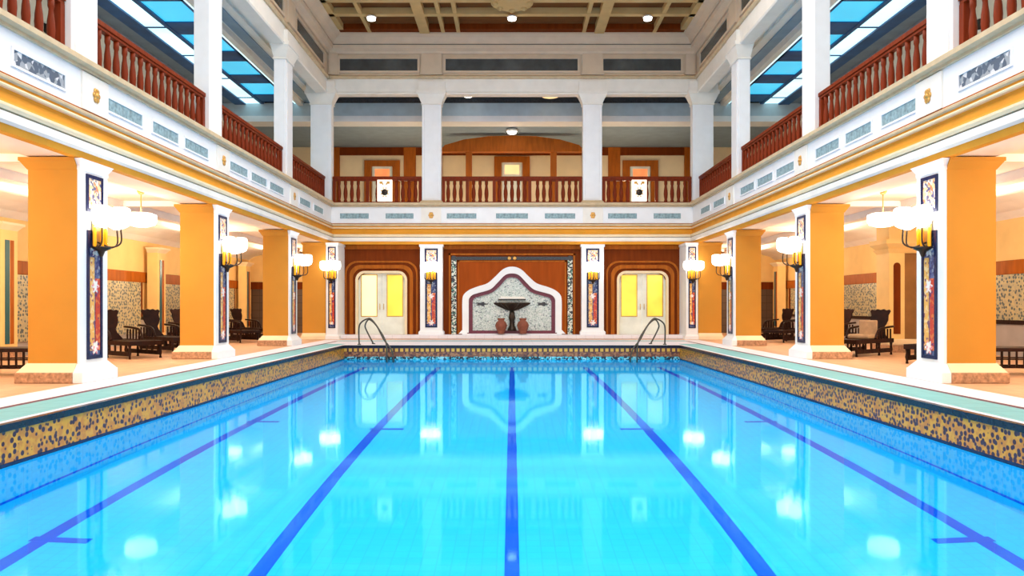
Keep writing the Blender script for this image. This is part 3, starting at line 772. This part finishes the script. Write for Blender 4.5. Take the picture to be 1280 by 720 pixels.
uband2('trim_17', M['beige'], [(-.35, 9.49), (.06, 9.49), (.10, 9.56), (.22, 9.62), (.25, 9.72), (-.35, 9.72)])
uband2('trim_18', M['dark'], [(-.35, 9.72), (.23, 9.72), (.23, 9.75), (-.35, 9.75)])
uband2('trim_19', M['beige'], [(-.35, 9.75), (.27, 9.75), (.30, 9.82), (.40, 9.92), (.55, 9.98), (.55, 10.02), (-.35, 10.02)])
def fpanel(cx, cy, rz, L):
    g = MB().box(-L/2, L/2, -.004, .01, 8.93, 9.33).build('dark_glass_panel', M['darkglass'], fr, (cx, cy, 0), rz)
    m = MB(); rim(m, -L/2, L/2, 8.93, 9.33, .07, -.05, .005); m.build('panel_rim', M['beige'], g)
def fblock(cx, cy, rz, w_=.68):
    m = MB(); m.box(-w_/2, w_/2, -.08, 0, 8.80, 9.49); m.box(-w_/2-.04, w_/2+.04, -.11, 0, 8.79, 8.86); m.build('frieze_block', M['beige'], fr, (cx, cy, 0), rz)
for s in (-1, 1):
    rz = -s*PI/2
    for y in (5.9, 10.75, 15.5, 20.6): fblock(s*6.17, y, rz)
    for a, b in ((6.5, 10.15), (11.35, 14.9), (16.1, 20.0), (21.2, 24.3)): fpanel(s*6.17, (a+b)/2, rz, b-a)
    fblock(s*2.69, 24.88, 0); fblock(s*5.95, 24.88, 0, .3)
for px0, px1 in ((425, 522), (557, 722), (754, 851)):
    x0, x1 = (px0-640)*24.88/930, (px1-640)*24.88/930; fpanel((x0+x1)/2, 24.88, 0, x1-x0)
# main ceiling
cl = struct(MB().box(-5.8, 5.8, YNEAR, 24.6, 10.20, 10.35).build('ceiling', M['brownceil']))
def beam(name, *a): return MB().box(*a).build(name, M['beigecoffer'], cl)
for x in (-2.85, 2.85): beam('main_beam', x-.16, x+.16, YNEAR, 24.33, 9.98, 10.2)
for x in (-4.65, -2.25, -1.75, 2.35, 4.65): beam('thin_rib', x-.06, x+.06, YNEAR, 24.33, 10.02, 10.2)
y = 22.85
while y > YNEAR+1:
    beam('cross_beam', -5.62, 5.62, y-.10, y+.10, 10.0, 10.2); y -= 1.05
MB().box(-5.62, 5.62, 24.05, 24.35, 10.03, 10.2).build('border_moulding', M['wallwood'], cl)
for s in (-1, 1): MB().box(s*5.45, s*5.62, YNEAR, 24.05, 10.0, 10.2).build('border_moulding', M['beigecoffer'], cl)
m = MB(); m.lathe([(.62, 9.90), (.6, 9.96), (.45, 9.93), (.4, 9.98)], (0, 21.7, 0), 24)
for k in range(8):
    a = k*PI/4; m.lathe([(.03, 9.82), (.09, 9.86), (.1, 9.93)], (.5*math.cos(a), 21.7+.5*math.sin(a), 0), 8)
o = m.build('ceiling_medallion', M['beigecoffer']); tag(o, 'carved round ceiling medallion above the middle spotlight', 'medallion')
for i, (x, nm) in enumerate(((-4.3, 'left'), (0, 'middle'), (4.15, 'right'))):
    t = empty('ceiling_spotlight', (x, 22.75, 10.0), 0, 'bright white ceiling spotlight, %s one of the three by the end wall' % nm, 'ceiling light', 'ceiling spotlights')
    MB().lathe([(.03, -.05), (.03, 0)], (0, 0, 0), 8).build('stem', M['brass'], t)
    MB().lathe([(.14, -.12), (.16, -.09), (.10, -.05), (.04, -.04)], (0, 0, 0), 14).build('housing', M['warmwhite'], t)
    MB().lathe([(.04, -.21), (.12, -.18), (.13, -.12)], (0, 0, 0), 14).build('lens', M['spot'], t)

# side gallery: outer wall, laylights, ceiling
k = 0
for s in (-1, 1):
    gw = struct(MB().box(s*10.5, s*10.8, YNEAR, 31.7, 4.42, 8.7).build('wall_gallery_%s' % SIDE[s], M['slate']))
    MB().box(s*10.47, s*10.5, YNEAR, 31.5, 4.42, 8.12).build('cream_lower_wall', M['palecream'], gw)
    m = MB(); m.box(s*6.5, s*7.70, YNEAR, 31.5, 8.50, 8.66); m.box(s*6.9, s*7.05, YNEAR, 31.5, 8.42, 8.50); m.box(s*7.58, s*7.76, YNEAR, 31.5, 8.34, 8.52)
    struct(m.build('ceiling_gallery_%s' % SIDE[s], M['warmwhite']))
    struct(MB().box(s*7.2, s*7.5, YNEAR, 31.5, 8.46, 8.5).build('trim_2%d' % (0 if s < 0 else 1), M['bluegrey']))
    win = struct(empty('window_%d' % (1 if s < 0 else 2), (0, 0, 0)))
    m = MB(); m.box(s*9.00, s*9.12, YNEAR, 31.5, 8.40, 8.60); m.box(s*9.66, s*10.05, YNEAR, 31.5, 8.38, 8.62); m.box(s*7.90, s*7.98, YNEAR, 31.5, 8.42, 8.6)
    ys = []; y = 25.9
    while y > YNEAR: 
        ys.append(y); m.box(s*7.9, s*9.0, y, y+.85, 8.42, 8.6); m.box(s*9.12, s*9.68, y+.3, y+.36, 8.41, 8.58); y -= 2.2
    m.box(s*7.9, s*9.0, 27.5, 31.5, 8.42, 8.6)
    m.build('window_frame', M['blueframe'], win)
    for y in ys: MB().box(s*7.9, s*9.0, y-1.35, y, 8.45, 8.48).build('pane', M['cyanpane'], win)
    MB().box(s*9.12, s*9.68, YNEAR, 31.5, 8.43, 8.45).build('bright_pane', M['brightpane'], win)
    MB().box(s*7.77, s*7.90, YNEAR, 31.5, 8.42, 8.45).build('bright_pane', M['brightpane'], win)
    struct(MB().box(s*7.7, s*10.8, YNEAR, 31.7, 8.66, 8.8).build('ceiling_gallery_outer_%s' % SIDE[s], M['slate']))
    struct(MB().box(s*10.05, s*10.5, YNEAR, 31.5, 8.44, 8.66).build('trim_2%d' % (2 if s < 0 else 3), M['slate']))
    # roof deck closing the top between gallery and main ceiling
    struct(MB().box(s*6.3, s*6.5, YNEAR, 25.4, 8.5, 10.3).build('wall_clerestory_%s' % SIDE[s], M['beige']))
    for j, yy in enumerate((15.0, 13.7) if s < 0 else (15.2, 13.5)):
        t = empty('gallery_wall_lamp', (s*10.5, yy*1.22, 7.55-.25*j), s*PI/2, 'small dark lamp fixture on the %s slate gallery wall, %s one' % (SIDE[s], ('further', 'nearer')[j]), 'wall lamp', 'small gallery wall lamps')
        t.rotation_euler = (0, 0, -s*PI/2)
        MB().box(-.08, .08, -.05, 0, -.1, .1).build('bracket', M['bronze'], t)
        MB().lathe([(.06, -.14), (.12, -.08), (.10, .08), (.04, .12)], (0, -.14, 0), 12).build('lamp_head', M['bronze'], t)
        MB().lathe([(.03, -.20), (.08, -.17), (.09, -.14)], (0, -.14, 0), 12).build('lamp_glass', M['spot'] if 0 else M['warmwhite'], t)

# end gallery
struct(MB().box(-6.5, 6.5, 25.3, 27.0, 8.60, 8.8).build('ceiling_end_gallery_front', M['darkslate']))  # ceiling coloured dark to paint the deep shadow below the beam
struct(MB().box(-6.3, 6.3, 25.0, 31.5, 3.23, 4.42).build('floor_end_gallery', M['peach']))
m = MB(); m.box(-10.5, 10.5, 27.0, 27.7, 7.95, 8.44); struct(m.build('trim_24', M['paleblue']))
struct(MB().box(-10.5, 10.5, 27.1, 27.6, 8.44, 8.8).build('trim_26', M['darkslate']))  # added dark filler continuing the painted shadow strip
struct(MB().box(-10.5, 10.5, 26.97, 27.73, 7.76, 7.97).build('trim_25', M['white']))
struct(MB().box(-10.5, 10.5, 27.7, 31.5, 7.80, 8.0).build('ceiling_end_gallery_back', M['bluegrey']))
ge = struct(MB().box(-10.8, 10.8, 31.5, 31.7, 4.42, 8.8).build('wall_gallery_end', M['cream']))
struct(MB().box(-6.5, 6.5, 24.9, 25.3, 8.6, 10.3).build('wall_clerestory_end', M['beige']))
SB = 31.5/930
def gx(px): return (px-640)*SB
def gz(py): return CAM_H+(383-py)*SB
for a, b in ((545, 553), (728, 735), (411, 425), (505, 520), (760, 775), (855, 869)):
    MB().box(gx(a), gx(b), 31.4, 31.5, 4.42, 7.78).build('brown_pilaster', M['wallwood2'], ge)
MB().box(-8, 8, 31.42, 31.5, 7.45, 7.78).build('brown_cornice', M['wallwood'], ge)
for i, (px, hw, top, mat) in enumerate(((478, .75, 201, 'redpane'), (640, .75, 196, 'warmpane'), (800, .75, 201, 'redpane'))):
    d = struct(empty('door_%d' % (3+i), (gx(px), 31.5, 4.42)))
    T = gz(top)-4.42
    m = MB(); m.ring([(-hw, 0), (-hw, T), (hw, T), (hw, 0)], [(-hw+.3, 0), (-hw+.3, T-.25), (hw-.3, T-.25), (hw-.3, 0)], -.12, 0); m.build('door_frame', M['wallwood2'], d)
    w2 = hw-.34
    m = MB(); rim(m, -w2+.1, w2-.1, T-.75, T-.35, .1, -.06, -.01); m.box(-w2, w2, -.06, -.01, 0, T-.85); lf = m.build('door_leaf', M['doorpaint'], d)
    MB().box(-w2+.1, w2-.1, -.04, -.02, T-.75, T-.35).build('pane', M[mat], lf)
# central arched portal
SP = 29.0/930
def qx(px): return (px-640)*SP
def qz(py): return CAM_H+(383-py)*SP
port = empty('arched_portal', (0, 29.0, 4.42), 0, 'brown arched wooden portal spanning the middle of the upper end gallery', 'portal')
up = [(qx(550), qz(190)-4.42), (qx(556), qz(182)-4.42), (qx(580), qz(175)-4.42), (qx(610), qz(171)-4.42), (0, qz(170)-4.42), (qx(670), qz(171)-4.42), (qx(700), qz(175)-4.42), (qx(724), qz(182)-4.42), (qx(730), qz(190)-4.42)]
m = MB(); m.prism(up, -.1, .25); m.build('arch_board', M['wallwood2'], port)
for px in (586, 692): MB().box(qx(px)-.12, qx(px)+.12, -.02, .2, 0, qz(189)-4.42).build('post', M['wallwood2'], port)
for i, (x, y, z, mt, r, nm) in enumerate(((-1.55, 26.2, 8.56, 'aislelamp', .22, 'left of centre'), (1.35, 26.2, 8.56, 'warmpane', .42, 'right of centre'), (0, 28.2, 7.72, 'aislelamp', .22, 'hanging lower in the middle'))):
    t = empty('gallery_ceiling_lamp', (x, y, z), 0, 'flush ceiling lamp in the end gallery, %s' % nm, 'ceiling light', 'end gallery ceiling lamps')
    MB().lathe([(r*.9, -.04), (r, -.02), (r, .04)], n=20).build('canopy', M['warmwhite'], t)
    MB().lathe([(r*.3, -.14), (r*.7, -.11), (r*.85, -.04)], n=20).build('bowl', M[mt], t)

# ------------------------------------------------------------------ aisle lamps
al = None
for s in (-1, 1):
    for (x, y, z, nm) in ((6.98, 14.0, 2.68, 'between the nearest and middle pillars'), (9.1, 24.3, 2.9, 'far back in the aisle')):
        lab = 'glowing white bowl pendant in the %s aisle, %s' % (SIDE[s], nm)
        if al is None:
            al = empty('aisle_pendant', (0, 0, 0), 0, lab, 'pendant lamp', 'aisle bowl pendants'); o = al
            MB().lathe([(.12, -.12), (.24, -.08), (.28, 0), (.27, .1), (.2, .13)], n=22).build('bowl', M['aislelamp'], al)
            MB().lathe([(.012, .12), (.012, .42)], n=6).build('stem', M['brass'], al)
            MB().lathe([(.04, .36), (.08, .42)], n=12).build('ceiling_rose', M['brass'], al)
        else: o = copy_tree(al)
        place(o, (s*x, y, z+.0), 0, lab)
        dz = 3.23-z-.42
        for ch in KIDS(o):
            if ch.name.startswith('stem'): ch.scale = (1, 1, 1); ch.location = (0, 0, 0); ch.scale.z = (.30+dz)/.30; ch.location.z = .12-.12*ch.scale.z
            if ch.name.startswith('ceiling_rose'): ch.location = (0, 0, dz)

# ------------------------------------------------------------------ ladders (grab rails) at the far corners
for s in (-1, 1):
    t = empty('pool_ladder', (s*4.0, 20.4, 0), 0, 'curved metal pool ladder rails at the far %s corner of the pool' % SIDE[s], 'ladder', 'pool ladders')
    A = [(-4.22, 20.55, -.0), (-4.23, 20.55, .42), (-4.17, 20.5, .60), (-4.0, 20.45, .71), (-3.85, 20.4, .70), (-3.62, 20.3, .42), (-3.42, 20.15, .10), (-3.38, 20.1, -.3), (-3.38, 20.1, -1.2)]
    B = [(-3.88, 20.95, 0), (-4.08, 20.95, .36), (-4.16, 20.93, .50), (-4.1, 20.85, .66), (-3.9, 20.75, .70), (-3.72, 20.6, .72)]
    Bb = [(-3.90, 20.95, 0), (-4.10, 20.93, .40), (-4.12, 20.9, .55), (-4.0, 20.85, .69), (-3.75, 20.6, .52), (-3.5, 20.3, .16), (-3.22, 20.14, -.25), (-3.2, 20.12, -1.2)]
    for P in (A, Bb):
        m = MB(); m.tube([((-s)*p.x - s*4.0, p.y-20.4, p.z) for p in bez(P, 8)], .021, 10); m.build('rail', M['steel'], t)
    for p in (A[0], Bb[0]):
        m = MB(); m.lathe([(.05, 0), (.05, .02), (.03, .03)], (-s*p[0]-s*4.0, p[1]-20.4, 0), 12); m.build('floor_flange', M['steel'], t)
    for z in (-.6, -.9):
        x0, x1 = sorted((s*3.40-s*4.0, s*3.2-s*4.0)); m = MB(); m.box(x0-.02, x1+.02, -.34, -.24, z, z+.03); m.build('tread', M['steel'], t)
    

# ------------------------------------------------------------------ lounge chairs and benches
def lounge():
    t = empty('lounge_chair', (0, 0, 0), 0, 'x', 'lounge chair', 'dark carved lounge chairs')
    half = [(.0, .98), (.07, 1.0), (.13, .97), (.20, .99), (.23, .95), (.19, .86), (.20, .76), (.17, .66), (.12, .58), (.14, .50), (.20, .42), (.26, .34)]
    poly = half+[(-x, z) for x, z in reversed(half[1:])]
    m = MB(); m.prism(poly, 0, .045)
    for v in m.bm.verts: v.co.y += (v.co.z-.34)*.28
    m.build('carved_back', M['darkwood'], t, bevel=.008)
    m = MB()
    for s in (-1, 1): m.box(s*.30, s*.35, -1.35, .1, .27, .36)
    m.box(-.35, .35, -1.40, -1.34, .27, .36); m.box(-.35, .35, .05, .1, .27, .36)
    m.build('seat_frame', M['darkwood'], t)
    m = MB()
    for k in range(14): m.box(-.30, .30, -1.32+k*.098, -1.26+k*.098, .33, .35)
    m.build('seat_slats', M['darkwood'], t)
    for s in (-1, 1):
        for y in (-1.33, -.45, .04):
            m = MB(); m.lathe([(.028, 0), (.02, .05), (.034, .12), (.022, .2), (.032, .27)], (s*.32, y, 0), 8); m.build('leg', M['darkwood'], t)
        m = MB(); m.tube(bez([(s*.33, .12, .62), (s*.34, -.2, .60), (s*.34, -.5, .55), (s*.33, -.62, .36)], 5), .025, 8); m.build('armrest', M['darkwood'], t)
        m = MB()
        for k in range(5): m.box(s*.33-.012, s*.33+.012, -.5+k*.12, -.47+k*.12, .36, .57)
        for k in range(4): m.box(s*.33-.01, s*.33+.01, -1.25+k*.22, -1.2+k*.22, .1, .27)
        m.box(s*.33-.012, s*.33+.012, -1.33, .04, .06, .15)
        m.build('side_lattice', M['darkwood'], t)
    return t
lc = lounge(); fst = True
for s in (-1, 1):
    for (x, y, a, nm) in ((8.55, 15.9, 55, 'before the middle pillar, closer one'),
                          (8.6, 17.9, 55, 'before the middle pillar, further one'), (9.0, 20.3, 60, 'behind the middle pillar'),
                          (8.9, 22.6, 60, 'in the gap before the third pillar'), (9.0, 24.6, 60, 'furthest from the camera')):
        if s > 0 and y == 17.9: x, y = 8.12, 16.6
        if s > 0 and y == 15.9: x, y = 8.6, 14.3
        o = lc if fst else copy_tree(lc); fst = False
        place(o, (s*x, y, 0), -s*math.radians(a), 'dark carved lounge chair in the %s aisle, %s' % (SIDE[s], nm))
def bench(): 
    t = empty('carved_bench', (0, 0, 0), 0, 'x', 'bench', 'dark carved lattice benches')
    MB().box(-.75, .75, -.25, .25, .36, .42).build('seat', M['darkwood'], t, bevel=.01)
    for sx in (-1, 1):
        for sy in (-1, 1): m = MB(); m.lathe([(.035, 0), (.025, .08), (.04, .18), (.03, .36)], (sx*.68, sy*.2, 0), 8); m.build('leg', M['darkwood'], t)
    m = MB()
    for sy in (-1, 1):
        m.box(-.68, .68, sy*.2-.01, sy*.2+.01, .1, .13); m.box(-.68, .68, sy*.2-.01, sy*.2+.01, .23, .25)
        for k in range(12): m.box(-.62+k*.11, -.60+k*.11, sy*.2-.01, sy*.2+.01, .1, .36)
    m.build('lattice_apron', M['darkwood'], t)
    return t
bn = bench()
place(bn, (-7.9, 11.6, 0), .1, 'low dark lattice bench at the left edge of the photo behind the nearest pillar')
b2 = copy_tree(bn); place(b2, (8.0, 11.7, 0), -.1, 'low dark lattice bench at the right edge of the photo behind the nearest pillar')
t = empty('cushion', (7.68, 16.22, .36), math.radians(-50), 'cream patterned cushion lying on the dark lounge chair in the right aisle', 'cushion')
m = MB(); m.box(-.24, .24, -.3, .2, 0, .1); m.build('pad', M['linen'], t, bevel=.04)
MB().box(-.2, .2, .16, .22, .05, .4).build('pillow', M['linen'], t, bevel=.03)
